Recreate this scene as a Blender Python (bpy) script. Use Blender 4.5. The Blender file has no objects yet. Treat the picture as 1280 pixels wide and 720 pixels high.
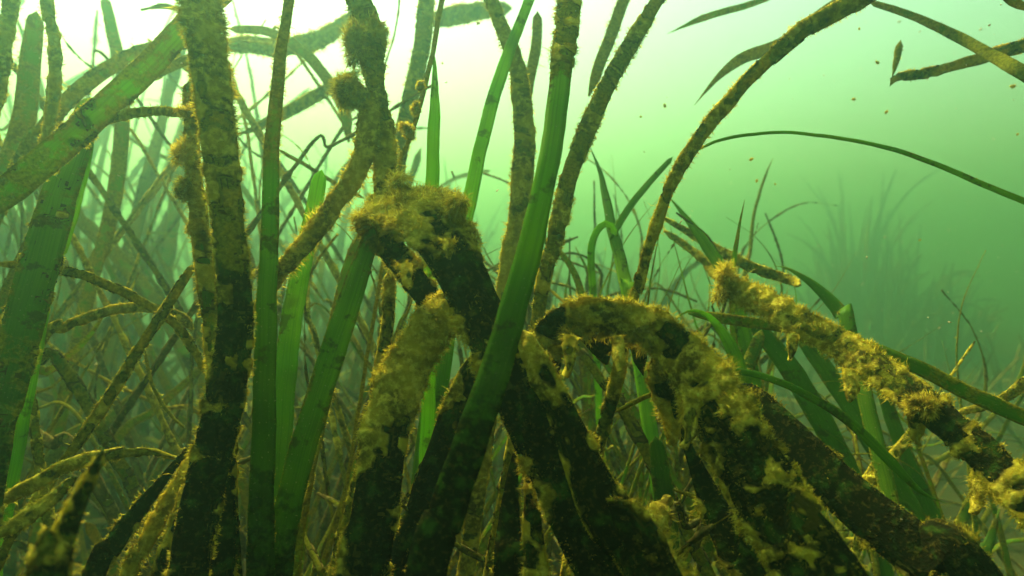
import bpy, math, random
import numpy as np
from mathutils import Vector

R = math.radians
SC = bpy.context.scene
COL = SC.collection

# ------------------------------------------------------------------ camera
CAMZ = 0.46                      # camera height above the seabed (m)
ZS = 0.56                        # traced distances are multiplied by this
F = 763.0                        # focal length in photo pixels (1280 wide)
cam_d = bpy.data.cameras.new('camera')
cam_d.sensor_width = 36.0
cam_d.lens = F / 1280.0 * 36.0
cam_d.clip_start = 0.02
cam_d.clip_end = 200.0
cam = bpy.data.objects.new('camera', cam_d)
COL.objects.link(cam)
cam.location = (0, 0, CAMZ)
cam.rotation_euler = (R(90), 0, 0)
SC.camera = cam
cam_d.dof.use_dof = True
cam_d.dof.focus_distance = 0.30
cam_d.dof.aperture_fstop = 10.0

# ------------------------------------------------------------------ light
SUN_EL, SUN_AZ = 54.0, -36.0     # azimuth measured from +Y towards +X
world = bpy.data.worlds.new('World')
SC.world = world
world.use_nodes = True
wn = world.node_tree
wn.nodes.clear()
w_out = wn.nodes.new('ShaderNodeOutputWorld')
w_bg = wn.nodes.new('ShaderNodeBackground')
w_sky = wn.nodes.new('ShaderNodeTexSky')
w_sky.sky_type = 'NISHITA'
w_sky.sun_disc = False
w_sky.sun_elevation = R(SUN_EL)
w_sky.sun_rotation = R(SUN_AZ)
w_sky.dust_density = 3.0
w_bg.inputs['Strength'].default_value = 0.12
wn.links.new(w_sky.outputs[0], w_bg.inputs[0])
wn.links.new(w_bg.outputs[0], w_out.inputs[0])

sun_d = bpy.data.lights.new('sun', 'SUN')
sun_d.energy = 5.0
sun_d.angle = R(8.0)             # the rippled surface spreads the sun
sun_d.color = (1.0, 0.92, 0.74)
sun = bpy.data.objects.new('sun', sun_d)
COL.objects.link(sun)
sdir = Vector((math.sin(R(SUN_AZ)) * math.cos(R(SUN_EL)), math.cos(R(SUN_AZ)) * math.cos(R(SUN_EL)), math.sin(R(SUN_EL))))
sun.rotation_euler = (-sdir).to_track_quat('-Z', 'Y').to_euler()
sun.location = sdir * 20

SC.view_settings.view_transform = 'Standard'
SC.view_settings.look = 'None'
SC.view_settings.exposure = 2.55
SC.view_settings.gamma = 1.0
SC.view_settings.use_curve_mapping = False
SC.render.engine = 'CYCLES'
cy = SC.cycles
cy.use_denoising = True
cy.max_bounces = 10
cy.diffuse_bounces = 3
cy.transmission_bounces = 4
cy.volume_bounces = 4
cy.transparent_max_bounces = 4
cy.sample_clamp_indirect = 6.0

HAZE_DENSITY = 0.5
HAZE_COLOR = (0.155, 0.325, 0.228)
HAZE_ABS = (0.12, 0.15, 0.0)
HAZE_G = 0.83
HAZE_TOP = 2.3

# ------------------------------------------------------------------ noise
_r = np.random.default_rng(4321)
_PERM = np.concatenate([_r.permutation(256)] * 4).astype(np.int32)
_G = _r.normal(0, 1, (256, 3)); _G = (_G / np.linalg.norm(_G, axis=1, keepdims=True)).astype(np.float32)

def vnoise(p, s=0):
    """gradient noise, about -1..1"""
    p = np.asarray(p, np.float32)
    fl = np.floor(p)
    f = p - fl
    i = (fl.astype(np.int32) + np.array([s * 17, s * 43, s * 71], np.int32)) & 255
    w = f * f * f * (f * (f * 6 - 15) + 10)
    r = 0
    for dx in (0, 1):
        wx = w[:, 0] if dx else 1 - w[:, 0]
        a = _PERM[i[:, 0] + dx]
        for dy in (0, 1):
            wy = wx * (w[:, 1] if dy else 1 - w[:, 1])
            b = _PERM[a + i[:, 1] + dy]
            for dz in (0, 1):
                g = _G[_PERM[b + i[:, 2] + dz]]
                d = g[:, 0] * (f[:, 0] - dx) + g[:, 1] * (f[:, 1] - dy) + g[:, 2] * (f[:, 2] - dz)
                r = r + wy * (w[:, 2] if dz else 1 - w[:, 2]) * d
    return r * 1.9

ROT = np.array([[0.00, 0.80, 0.60], [-0.80, 0.36, -0.48], [-0.60, -0.48, 0.64]])
def fbm(p, s=0, o=3):
    r, a, n = 0, 1.0, 0
    p = np.asarray(p, float) @ ROT + 3.7
    for k in range(o):
        r = r + a * vnoise(p, s + k * 7)
        p = (p @ ROT.T) * 2.03 + 11.3
        n += a
        a *= 0.6
    return r / n

def nrm(v):
    return v / (np.linalg.norm(v, axis=-1, keepdims=True) + 1e-9)

# ------------------------------------------------------------------ materials
def new_mat(name):
    m = bpy.data.materials.new(name)
    m.use_nodes = True
    m.node_tree.nodes.clear()
    return m, m.node_tree

class NT:
    def __init__(s, t): s.t = t
    def n(s, typ, **kw):
        o = s.t.nodes.new(typ)
        for k, v in kw.items():
            if k.startswith('i_'):
                key = k[2:]
                key = int(key) if key.isdigit() else key.replace('_', ' ')
                o.inputs[key].default_value = v
            else:
                setattr(o, k, v)
        return o
    def l(s, a, b): s.t.links.new(a, b)
    def attr(s, name, out='Fac'):
        o = s.n('ShaderNodeAttribute', attribute_name=name)
        return o.outputs[out]
    def noise(s, vec, scale, detail=3.0, rough=0.55):
        o = s.n('ShaderNodeTexNoise')
        o.inputs['Scale'].default_value = scale
        o.inputs['Detail'].default_value = detail
        o.inputs['Roughness'].default_value = rough
        if vec is not None: s.l(vec, o.inputs['Vector'])
        return o.outputs['Fac']
    def ramp(s, fac, a, b, lo=0.0, hi=1.0):
        o = s.n('ShaderNodeMapRange')
        o.interpolation_type = 'SMOOTHSTEP'
        o.inputs['From Min'].default_value = a
        o.inputs['From Max'].default_value = b
        o.inputs['To Min'].default_value = lo
        o.inputs['To Max'].default_value = hi
        s.l(fac, o.inputs['Value'])
        return o.outputs['Result']
    def mix(s, fac, a, b):
        o = s.n('ShaderNodeMix', data_type='RGBA')
        for sock, v in ((o.inputs[0], fac), (o.inputs[6], a), (o.inputs[7], b)):
            if hasattr(v, 'is_linked'): s.l(v, sock)
            else: sock.default_value = v if not isinstance(v, tuple) else (*v, 1.0)
        return o.outputs[2]
    def math(s, op, a, b=0.0):
        o = s.n('ShaderNodeMath', operation=op)
        for sock, v in ((o.inputs[0], a), (o.inputs[1], b)):
            if hasattr(v, 'is_linked'): s.l(v, sock)
            else: sock.default_value = v
        return o.outputs[0]

def leafy_output(k, color, transl, trans_gain, bump_fac, bump_d, gloss=0.06, rough=0.45, dull=None):
    """diffuse + translucent + a little sheen"""
    bump = k.n('ShaderNodeBump')
    bump.inputs['Strength'].default_value = 0.6
    bump.inputs['Distance'].default_value = bump_d
    k.l(bump_fac, bump.inputs['Height'])
    d = k.n('ShaderNodeBsdfDiffuse'); k.l(color, d.inputs[0]); k.l(bump.outputs[0], d.inputs['Normal'])
    t = k.n('ShaderNodeBsdfTranslucent')
    # living tissue lets through more light than it reflects
    gn = k.n('ShaderNodeVectorMath', operation='MULTIPLY'); k.l(color, gn.inputs[0]); gn.inputs[1].default_value = trans_gain
    k.l(gn.outputs[0], t.inputs[0]); k.l(bump.outputs[0], t.inputs['Normal'])
    mx = k.n('ShaderNodeMixShader')
    if hasattr(transl, 'is_linked'): k.l(transl, mx.inputs[0])
    else: mx.inputs[0].default_value = transl
    k.l(d.outputs[0], mx.inputs[1]); k.l(t.outputs[0], mx.inputs[2])
    g = k.n('ShaderNodeBsdfGlossy'); g.inputs['Roughness'].default_value = rough
    k.l(bump.outputs[0], g.inputs['Normal'])
    m2 = k.n('ShaderNodeMixShader'); m2.inputs[0].default_value = gloss
    if dull is not None:
        k.l(k.math('MULTIPLY', k.math('SUBTRACT', 1.0, dull), gloss), m2.inputs[0])
    k.l(mx.outputs[0], m2.inputs[1]); k.l(g.outputs[0], m2.inputs[2])
    out = k.n('ShaderNodeOutputMaterial')
    k.l(m2.outputs[0], out.inputs['Surface'])

def make_blade_mat():
    m, t = new_mat('eelgrass_leaf'); k = NT(t)
    uvw = k.attr('uvw', 'Vector')
    film, rot_shade, fresh_lit = k.attr('film'), k.attr('rot_shade'), k.attr('fresh_lit')
    sc1 = k.n('ShaderNodeMapping'); sc1.inputs['Scale'].default_value = (1400, 14, 1); k.l(uvw, sc1.inputs[0])
    vein = k.noise(sc1.outputs[0], 1.0, 2.0)
    mott = k.noise(uvw, 120, 4.0, 0.62)
    fine = k.noise(uvw, 520, 3.0, 0.65)
    broad = k.noise(uvw, 22, 2.0)
    g0 = k.mix(k.ramp(broad, 0.35, 0.65), (0.021, 0.060, 0.004), (0.044, 0.095, 0.006))
    g1 = k.mix(k.ramp(broad, 0.35, 0.65), (0.145, 0.35, 0.010), (0.21, 0.40, 0.012))
    green = k.mix(fresh_lit, g0, g1)  # fresh green; green blades fall to the dark tone below as painted shade
    green = k.mix(k.ramp(vein, 0.42, 0.70, 0.0, 0.28), green, (0.02, 0.06, 0.004))
    fc = k.mix(k.ramp(fine, 0.25, 0.75), (0.085, 0.095, 0.007), (0.25, 0.235, 0.018))
    ff = k.math('ADD', k.math('MULTIPLY', mott, 0.75), k.math('MULTIPLY', fine, 0.25))
    ff = k.math('ADD', ff, k.math('SUBTRACT', film, 0.5))
    ff = k.math('ADD', ff, k.math('MULTIPLY', k.math('SUBTRACT', k.noise(uvw, 34, 3.0, 0.6), 0.5), 0.9))
    ff = k.ramp(ff, 0.42, 0.58)
    col = k.mix(ff, green, fc)
    spk = k.noise(uvw, 900, 2.0, 0.6)
    col = k.mix(k.ramp(spk, 0.66, 0.72, 0, 0.8), col, (0.34, 0.32, 0.13))
    blot = k.noise(uvw, 60, 4.0, 0.7)
    col = k.mix(k.ramp(blot, 0.57, 0.66, 0, 0.7), col, (0.05, 0.045, 0.01))
    dark = k.mix(k.ramp(mott, 0.5, 0.68), (0.008, 0.008, 0.003), (0.026, 0.055, 0.007))
    dark = k.mix(k.ramp(fine, 0.52, 0.68, 0, 0.55), dark, (0.075, 0.060, 0.010))
    rf = k.ramp(k.math('ADD', mott, k.math('SUBTRACT', rot_shade, 0.5)), 0.42, 0.6)  # black for decayed tissue, and for shade painted into the lower blades
    col = k.mix(rf, col, dark)
    tr = k.math('SUBTRACT', 0.66, k.math('MULTIPLY', ff, 0.12))
    tr = k.math('MULTIPLY', tr, k.math('SUBTRACT', 1.0, k.math('MULTIPLY', rf, 0.85)))
    leafy_output(k, col, tr, (1.35, 1.2, 1.0), k.math('ADD', k.math('MULTIPLY', vein, 0.12), k.math('MULTIPLY', fine, ff)), 0.0012, 0.004, 0.5, k.math('MAXIMUM', rf, ff))
    return m

def make_algae_mat(name, c_dark, c_mid, c_light, tr=0.35):
    m, t = new_mat(name); k = NT(t)
    geo = k.n('ShaderNodeNewGeometry')
    pos = geo.outputs['Position']
    a = k.noise(pos, 60, 5.0, 0.65)
    b = k.noise(pos, 300, 3.0, 0.65)
    c = k.noise(pos, 15, 2.0)
    col = k.mix(k.ramp(a, 0.33, 0.66), c_dark, c_mid)
    col = k.mix(k.ramp(b, 0.42, 0.7), col, c_light)
    col = k.mix(k.ramp(c, 0.64, 0.74, 0, 0.45), col, (0.20, 0.07, 0.025))
    tf = k.ramp(k.math('ADD', k.attr('thin'), k.math('MULTIPLY', b, 0.9)), 0.75, 1.35, 0, 0.92)
    col = k.mix(tf, col, (0.035, 0.030, 0.007))
    leafy_output(k, col, tr, (1.15, 1.1, 1.0), b, 0.0015, 0.001, 0.7)
    return m

def make_ground_mat():
    m, t = new_mat('silty_seabed'); k = NT(t)
    geo = k.n('ShaderNodeNewGeometry'); pos = geo.outputs['Position']
    a = k.noise(pos, 4, 4.0); b = k.noise(pos, 60, 4.0, 0.65)
    col = k.mix(k.ramp(a, 0.35, 0.65), (0.013, 0.013, 0.005), (0.030, 0.028, 0.010))
    col = k.mix(k.ramp(b, 0.5, 0.75), col, (0.045, 0.04, 0.014))
    d = k.n('ShaderNodeBsdfDiffuse'); k.l(col, d.inputs[0])
    bp = k.n('ShaderNodeBump'); bp.inputs['Distance'].default_value = 0.01; k.l(b, bp.inputs['Height']); k.l(bp.outputs[0], d.inputs['Normal'])
    o = k.n('ShaderNodeOutputMaterial'); k.l(d.outputs[0], o.inputs['Surface'])
    return m

M_LEAF = make_blade_mat()
M_ALG = make_algae_mat('brown_epiphyte_algae', (0.11, 0.085, 0.008), (0.45, 0.355, 0.020), (0.64, 0.53, 0.06), 0.46)
M_ALGD = make_algae_mat('shaded_brown_algae', (0.055, 0.042, 0.010), (0.12, 0.092, 0.018), (0.22, 0.17, 0.04), 0.30)  # darker copy of the brown algae, shade put into its colour
M_SPECK = make_algae_mat('pale_drifting_specks', (0.30, 0.28, 0.16), (0.5, 0.48, 0.30), (0.65, 0.62, 0.42), 0.5)
M_SILT = make_ground_mat()

# ------------------------------------------------------------------ helpers
def P(x, y, z):
    """a photo pixel at a distance z in front of the camera"""
    return np.array([(x - 640.0) / F * z, z, CAMZ - (y - 360.0) / F * z])

EYE = np.array([0, 0, CAMZ])

def mesh_from(name, V, faces_flat, sizes, mat, attrs=None, smooth=True):
    me = bpy.data.meshes.new(name)
    V = np.ascontiguousarray(V, np.float32)
    me.vertices.add(len(V)); me.vertices.foreach_set('co', V.ravel())
    faces_flat = np.ascontiguousarray(faces_flat, np.int32); sizes = np.ascontiguousarray(sizes, np.int32)
    me.loops.add(len(faces_flat)); me.loops.foreach_set('vertex_index', faces_flat)
    me.polygons.add(len(sizes))
    st = np.concatenate([[0], np.cumsum(sizes)[:-1]]).astype(np.int32)
    me.polygons.foreach_set('loop_start', st)
    me.polygons.foreach_set('loop_total', sizes)
    me.polygons.foreach_set('use_smooth', np.full(len(sizes), smooth))
    for k, v in (attrs or {}).items():
        v = np.ascontiguousarray(v, np.float32)
        if v.ndim == 1:
            a = me.attributes.new(k, 'FLOAT', 'POINT'); a.data.foreach_set('value', v)
        else:
            a = me.attributes.new(k, 'FLOAT_VECTOR', 'POINT'); a.data.foreach_set('vector', v.ravel())
    me.materials.append(mat)
    me.update(calc_edges=True)
    me.validate()
    return me

def obj(name, data, parent=None, loc=None):
    o = bpy.data.objects.new(name, data)
    COL.objects.link(o)
    if loc is not None: o.location = loc
    if parent is not None: o.parent = parent
    return o

def tag(o, label, cat, group=None, kind=None):
    o['label'] = label; o['category'] = cat
    if group: o['group'] = group
    if kind: o['kind'] = kind
    return o

def catmull(pts, step):
    """resample an (N,K) polyline (first 3 columns are xyz) as a smooth curve"""
    p = np.asarray(pts, float)
    if len(p) == 2: p = np.array([p[0], (p[0] + p[1]) / 2, p[1]])
    q = np.vstack([2 * p[0] - p[1], p, 2 * p[-1] - p[-2]])
    out = []
    for i in range(1, len(q) - 2):
        L = np.linalg.norm(q[i + 1, :3] - q[i, :3])
        n = max(3, int(L / step * 2))
        t = np.linspace(0, 1, n, endpoint=False)[:, None]
        a, b, c, d = q[i - 1], q[i], q[i + 1], q[i + 2]
        out.append(0.5 * (2 * b + (c - a) * t + (2 * a - 5 * b + 4 * c - d) * t ** 2 + (3 * b - a - 3 * c + d) * t ** 3))
    out.append(p[-1:])
    c = np.vstack(out)
    s = np.concatenate([[0], np.cumsum(np.linalg.norm(np.diff(c[:, :3], axis=0), axis=1))])
    n = max(6, int(s[-1] / step) + 1)
    si = np.linspace(0, s[-1], n)
    return np.stack([np.interp(si, s, c[:, j]) for j in range(c.shape[1])], 1), si

class Ribbon:
    """centre line, half width, across-vector, normal of one leaf"""
    def __init__(s, pts, roll=(0, 0), step=0.005, wvec=None, seed=0, wob=1.0, eye=EYE):
        c, s.s = catmull(pts, step)
        s.C = c[:, :3]; s.hw = c[:, 3] * 0.5; s.L = s.s[-1]; s.seed = seed
        n = len(c)
        s.t = s.s / s.L
        T = nrm(np.gradient(s.C, axis=0))
        if wvec is None:
            V = nrm(s.C - eye)
            W = nrm(np.cross(T, V))
        else:
            wv, _ = np.asarray(wvec, float), 0
            W = np.stack([np.interp(s.t, wv[:, 0], wv[:, j]) for j in (1, 2, 3)], 1)
            W = nrm(W - (W * T).sum(1, keepdims=True) * T)
        for i in range(1, n):
            if W[i] @ W[i - 1] < 0: W[i] *= -1
        N = np.cross(W, T)
        a = np.radians(np.interp(s.t, [0, 1], roll)) + 0.25 * wob * fbm(np.stack([s.s * 9, s.s * 0 + seed * 3.1, s.s * 0], 1), 3, 2)
        ca, sa = np.cos(a)[:, None], np.sin(a)[:, None]
        s.W = W * ca + N * sa
        s.N = nrm(np.cross(s.W, T))
        s.T = T
        k = np.stack([s.s * 30, s.s * 0 + seed * 7.7, s.s * 0], 1)
        s.C = s.C + s.N * (0.0009 * wob * fbm(k, 5))[:, None] + s.W * (0.0010 * wob * fbm(k, 9))[:, None]
        s.hw = s.hw * (1 + 0.07 * wob * fbm(k * 1.7, 13))

    def at(s, t, u):
        """points for arrays t in 0..1 and u in -1..1"""
        x = t * (len(s.C) - 1); i = np.clip(x.astype(int), 0, len(s.C) - 2); f = (x - i)[:, None]
        g = lambda A: A[i] * (1 - f) + A[i + 1] * f
        C, W, N, T = g(s.C), nrm(g(s.W)), nrm(g(s.N)), nrm(g(s.T))
        hw = g(s.hw[:, None])
        return C + W * hw * u[:, None] + N * hw * (0.10 * (u ** 2))[:, None], W, N, T, hw[:, 0]

def prof(t, p):
    """piecewise-linear profile: number or [(t, v), ...]"""
    if isinstance(p, (int, float)): return np.full_like(t, float(p))
    p = sorted(p)
    return np.interp(t, [a for a, _ in p], [b for _, b in p])

def taper(rb, tip, loose):
    d = (rb.L - rb.s); hw = rb.hw
    if tip == 'round':
        w0 = max(hw[-1], 0.001) * 2.2
        hw = hw * np.sqrt(np.clip(1 - np.clip(1 - d / w0, 0, 1) ** 2, 0.0004, 1))
    elif tip == 'point':
        hw = hw * np.clip(d / min(rb.L * 0.3, hw.max() * 12), 0.03, 1) ** 0.7
    elif tip == 'long':
        hw = hw * np.clip(d / (rb.L * 0.75), 0.02, 1) ** 0.8
    if loose:
        hw = hw * np.clip(rb.s / (max(hw.max(), 0.001) * 4.0), 0.05, 1) ** 0.6
    rb.hw = hw

def leaf_mesh(name, rb, film=0.3, rot_shade=0.0, fresh_lit=0.5, tip='round', thick=0.0007, fray=0.0, loose=False):
    taper(rb, tip, loose)
    n = len(rb.C); cols = np.array([-1, -0.6, 0, 0.6, 1.0]); m = len(cols)
    hw = rb.hw
    rag = fray + 0.05
    edge = 1 + rag * fbm(np.stack([rb.s * 90, rb.s * 0 + rb.seed, rb.s * 0], 1), 21)
    edge2 = 1 + rag * fbm(np.stack([rb.s * 90, rb.s * 0 + rb.seed, rb.s * 0 + 5], 1), 22)
    u = np.repeat(cols[None], n, 0)
    hx = np.where(u < 0, (hw * edge)[:, None], (hw * edge2)[:, None])
    base = rb.C[:, None] + rb.W[:, None] * (u * hx)[..., None] + rb.N[:, None] * (0.10 * hw[:, None] * u ** 2)[..., None]
    th = thick * np.array([0.25, 0.8, 1.0, 0.8, 0.25]) * 0.5
    top = base + rb.N[:, None] * th[None, :, None]
    bot = base - rb.N[:, None] * th[None, :, None]
    V = np.concatenate([top.reshape(-1, 3), bot.reshape(-1, 3)])
    i, j = np.meshgrid(np.arange(n - 1), np.arange(m - 1), indexing='ij')
    q = np.stack([i * m + j, i * m + j + 1, (i + 1) * m + j + 1, (i + 1) * m + j], -1).reshape(-1, 4)
    q2 = q[:, ::-1] + n * m
    ii = np.arange(n - 1)
    e1 = np.stack([ii * m, (ii + 1) * m, (ii + 1) * m + n * m, ii * m + n * m], 1)
    e2 = np.stack([ii * m + m - 1, ii * m + m - 1 + n * m, (ii + 1) * m + m - 1 + n * m, (ii + 1) * m + m - 1], 1)
    jj = np.arange(m - 1)
    c1 = np.stack([jj, jj + n * m, jj + 1 + n * m, jj + 1], 1)
    b = (n - 1) * m
    c2 = np.stack([b + jj, b + jj + 1, b + jj + 1 + n * m, b + jj + n * m], 1)
    Fq = np.concatenate([q, q2, e1, e2, c1, c2])
    tt = np.repeat(rb.t, m); uu = (u * hx).ravel()
    uvw = np.stack([uu, np.repeat(rb.s, m), np.full(n * m, rb.seed * 0.37)], 1)
    at = {'uvw': np.concatenate([uvw, uvw + [0, 0, 0.05]])}
    for k, p in (('film', film), ('rot_shade', rot_shade), ('fresh_lit', fresh_lit)):
        v = prof(tt, p)
        if k == 'film': v = v + 0.22 * np.abs(np.tile(cols, n)) ** 3
        at[k] = np.concatenate([v, v])
    return mesh_from(name, V, Fq.ravel(), np.full(len(Fq), 4), M_LEAF, at)

def strands(pos, dirs, length, width, rng, curl=0.95, droop=0.3):
    """numpy arrays of verts/tris for thin tapering filaments"""
    n = len(pos)
    d = nrm(dirs)
    bend = rng.normal(0, curl, (n, 3)); bend[:, 2] -= droop
    L = length[:, None]
    p0 = pos
    p1 = pos + d * L * 0.5
    d2 = nrm(d + bend)
    p2 = p1 + d2 * L * 0.5
    side = nrm(np.cross(d, rng.normal(0, 1, (n, 3)))) * (width[:, None] * 0.5)
    V = np.stack([p0 - side, p0 + side, p1 - side * 0.8, p1 + side * 0.8, p2], 1)
    k = np.arange(n)[:, None] * 5
    Ft = np.concatenate([k + [0, 1, 3], k + [0, 3, 2], k + [2, 3, 4]], 1).reshape(-1, 3)
    return V.reshape(-1, 3), Ft

def coverage(pos, T, u, t, cover, scale, seed):
    # patchy growth: broad patches, finer ragged tears
    return 0.85 * fbm(pos * scale, seed, 3) + 0.5 * fbm(pos * scale * 3.6, seed + 77, 2) + prof(t, cover) * 2 - 1 + 0.25 * np.abs(u) ** 3

def crust_height(pos, cov, thick, seed):
    k = 0.56 / ZS
    lump = np.clip(cov * 1.4, 0, 1.1) * thick * (0.55 + 0.85 * fbm(pos * 95 * k, seed + 3, 2) + 0.55 * fbm(pos * 320 * k, seed + 4, 3))
    return np.clip(cov * 0.02, -0.00030, 0.0005) + np.maximum(lump, 0)

def fuzz_arrays(rb, cover, per_cm2, length, rng, seed, scale=26.0, edge=0.35, width=0.0004, top=0.0, thick=0.0, core=(0, 1)):
    area = rb.L * rb.hw.mean() * 2 * 2e4
    n = int(area * per_cm2)
    if n < 4: return np.zeros((0, 3)), np.zeros((0, 3), int)
    # sample t with weight by width
    cdf = np.cumsum(rb.hw); cdf = cdf / cdf[-1]
    t = np.interp(rng.random(n), cdf, rb.t)
    u = rng.uniform(-1, 1, n)
    e = rng.random(n) < edge
    u[e] = np.sign(u[e]) * rng.uniform(0.9, 1.06, e.sum())
    inside = ((t > core[0] - 0.03) & (t < core[1] + 0.03)) | (rng.random(n) < 0.12)   # sparser below and beyond the traced part
    t, u = t[inside], u[inside]; n = len(t)
    side = np.where(rng.random(n) < 0.5, 1.0, -1.0)
    pos, W, N, T, hw = rb.at(t, u)
    cov = coverage(pos, T, u, t, cover, scale, seed)
    ok = (cov > 0.10 - 0.55 * rng.random(n) ** 2.2) | ((rng.random(n) < 0.035) & (cov > -0.9))
    pos, W, N, T, hw, t, u, side, cov = (a[ok] for a in (pos, W, N, T, hw, t, u, side, cov))
    n = len(pos)
    if n == 0: return np.zeros((0, 3)), np.zeros((0, 3), int)
    cl = np.stack([vnoise(pos * 170, seed + a) for a in (31, 32, 33)], 1)
    d = N * (side * (1 - 0.6 * np.abs(u) ** 6))[:, None] * 0.8 + W * (np.sign(u) * np.abs(u) ** 6 * 1.1)[:, None] + cl * 0.9 + rng.normal(0, 0.35, (n, 3))
    d[:, 2] += top
    d = nrm(d)
    ln = length * (0.35 + 0.9 * rng.random(n)) * np.clip(0.55 + 0.9 * cov + 0.6 * vnoise(pos * 90, seed + 50), 0.25, 1.8)
    wl = rng.random(n) < 0.02
    ln = np.where(wl, np.minimum(ln * rng.uniform(1.3, 2.6, n), 0.009), ln)
    if thick > 0:
        e = np.maximum(crust_height(pos, cov, thick, seed), 0) * 0.9
        pos = pos + N * (side * np.sqrt(np.clip(1 - u * u, 0, 1)) * e)[:, None] + W * (np.sign(u) * np.abs(u) ** 4 * e)[:, None]
    pos = pos - d * 0.0004
    return strands(pos, d, ln, width * rng.uniform(0.6, 1.3, n), rng)

def crust_arrays(rb, cover, thick, seed, scale=26.0, ds=0.0022, na=18):
    """felted lumpy coat hugging the leaf, open where cover is low"""
    n = max(8, int(rb.L / ds)); t = np.linspace(0, 1, n)
    ang = np.linspace(0, 2 * math.pi, na, endpoint=False)
    tt = np.repeat(t, na); aa = np.tile(ang, n)
    u = np.cos(aa); v = np.sin(aa)
    uc = np.sign(u) * np.abs(u) ** 0.8
    pos, W, N, T, hw = rb.at(tt, uc)
    cov = coverage(pos, T, u, tt, cover, scale, seed)
    e = crust_height(pos, cov, thick, seed)
    V = pos + N * (v * e)[:, None] + W * (u * np.abs(u) ** 3 * e)[:, None]
    i, j = np.meshgrid(np.arange(n - 1), np.arange(na), indexing='ij')
    j2 = (j + 1) % na
    q = np.stack([i * na + j, (i + 1) * na + j, (i + 1) * na + j2, i * na + j2], -1).reshape(-1, 4)
    keep = (cov[q] > -0.03).sum(1) >= 1
    q = q[keep]
    used = np.unique(q); remap = np.full(len(V), -1); remap[used] = np.arange(len(used))
    return V[used], remap[q], np.clip(1 - cov[used] / 0.22, 0, 1)

def tuft_arrays(center, rad, rng, seed, n, length, width=0.0004, stretch=(1, 1, 1)):
    """loose ball of matted filaments: lumpy core + hairs"""
    d = nrm(rng.normal(0, 1, (n, 3)))
    lump = 1 + 0.45 * fbm(d * 1.7 + seed, seed, 3)
    r = rad * lump * rng.random(n) ** 0.28
    pos = center + d * r[:, None] * np.array(stretch)
    cl = np.stack([vnoise(pos * 120, seed + a) for a in (1, 2, 3)], 1)
    dr = d * 0.7 + cl * 1.2 + rng.normal(0, 0.4, (n, 3))
    return strands(pos, dr, length * rng.uniform(0.5, 1.4, n), width * rng.uniform(0.6, 1.3, n), rng, 0.6)

def core_arrays(center, rad, seed, stretch=(1, 1, 1), res=22):
    th, ph = np.meshgrid(np.linspace(0.02, math.pi - 0.02, res), np.linspace(0, 2 * math.pi, res * 2, endpoint=False), indexing='ij')
    d = np.stack([np.sin(th) * np.cos(ph), np.sin(th) * np.sin(ph), np.cos(th)], -1).reshape(-1, 3)
    r = rad * 0.82 * (1 + 0.45 * fbm(d * 1.7 + seed, seed, 3) + 0.18 * fbm(d * 6, seed + 2, 3))
    V = center + d * r[:, None] * np.array(stretch)
    m = res * 2
    i, j = np.meshgrid(np.arange(res - 1), np.arange(m), indexing='ij'); j2 = (j + 1) % m
    q = np.stack([i * m + j, (i + 1) * m + j, (i + 1) * m + j2, i * m + j2], -1).reshape(-1, 4)
    return V, q

def mesh_join(name, chunks, mat, attrs=None):
    """chunks of (V, F) with F tri or quad"""
    Vs, fl, sz, o = [], [], [], 0
    for V, Fc in chunks:
        if len(V) == 0 or len(Fc) == 0: continue
        Vs.append(V); fl.append((Fc + o).ravel()); sz.append(np.full(len(Fc), Fc.shape[1])); o += len(V)
    if not Vs: return None
    return mesh_from(name, np.concatenate(Vs), np.concatenate(fl), np.concatenate(sz), mat, attrs)

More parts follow.
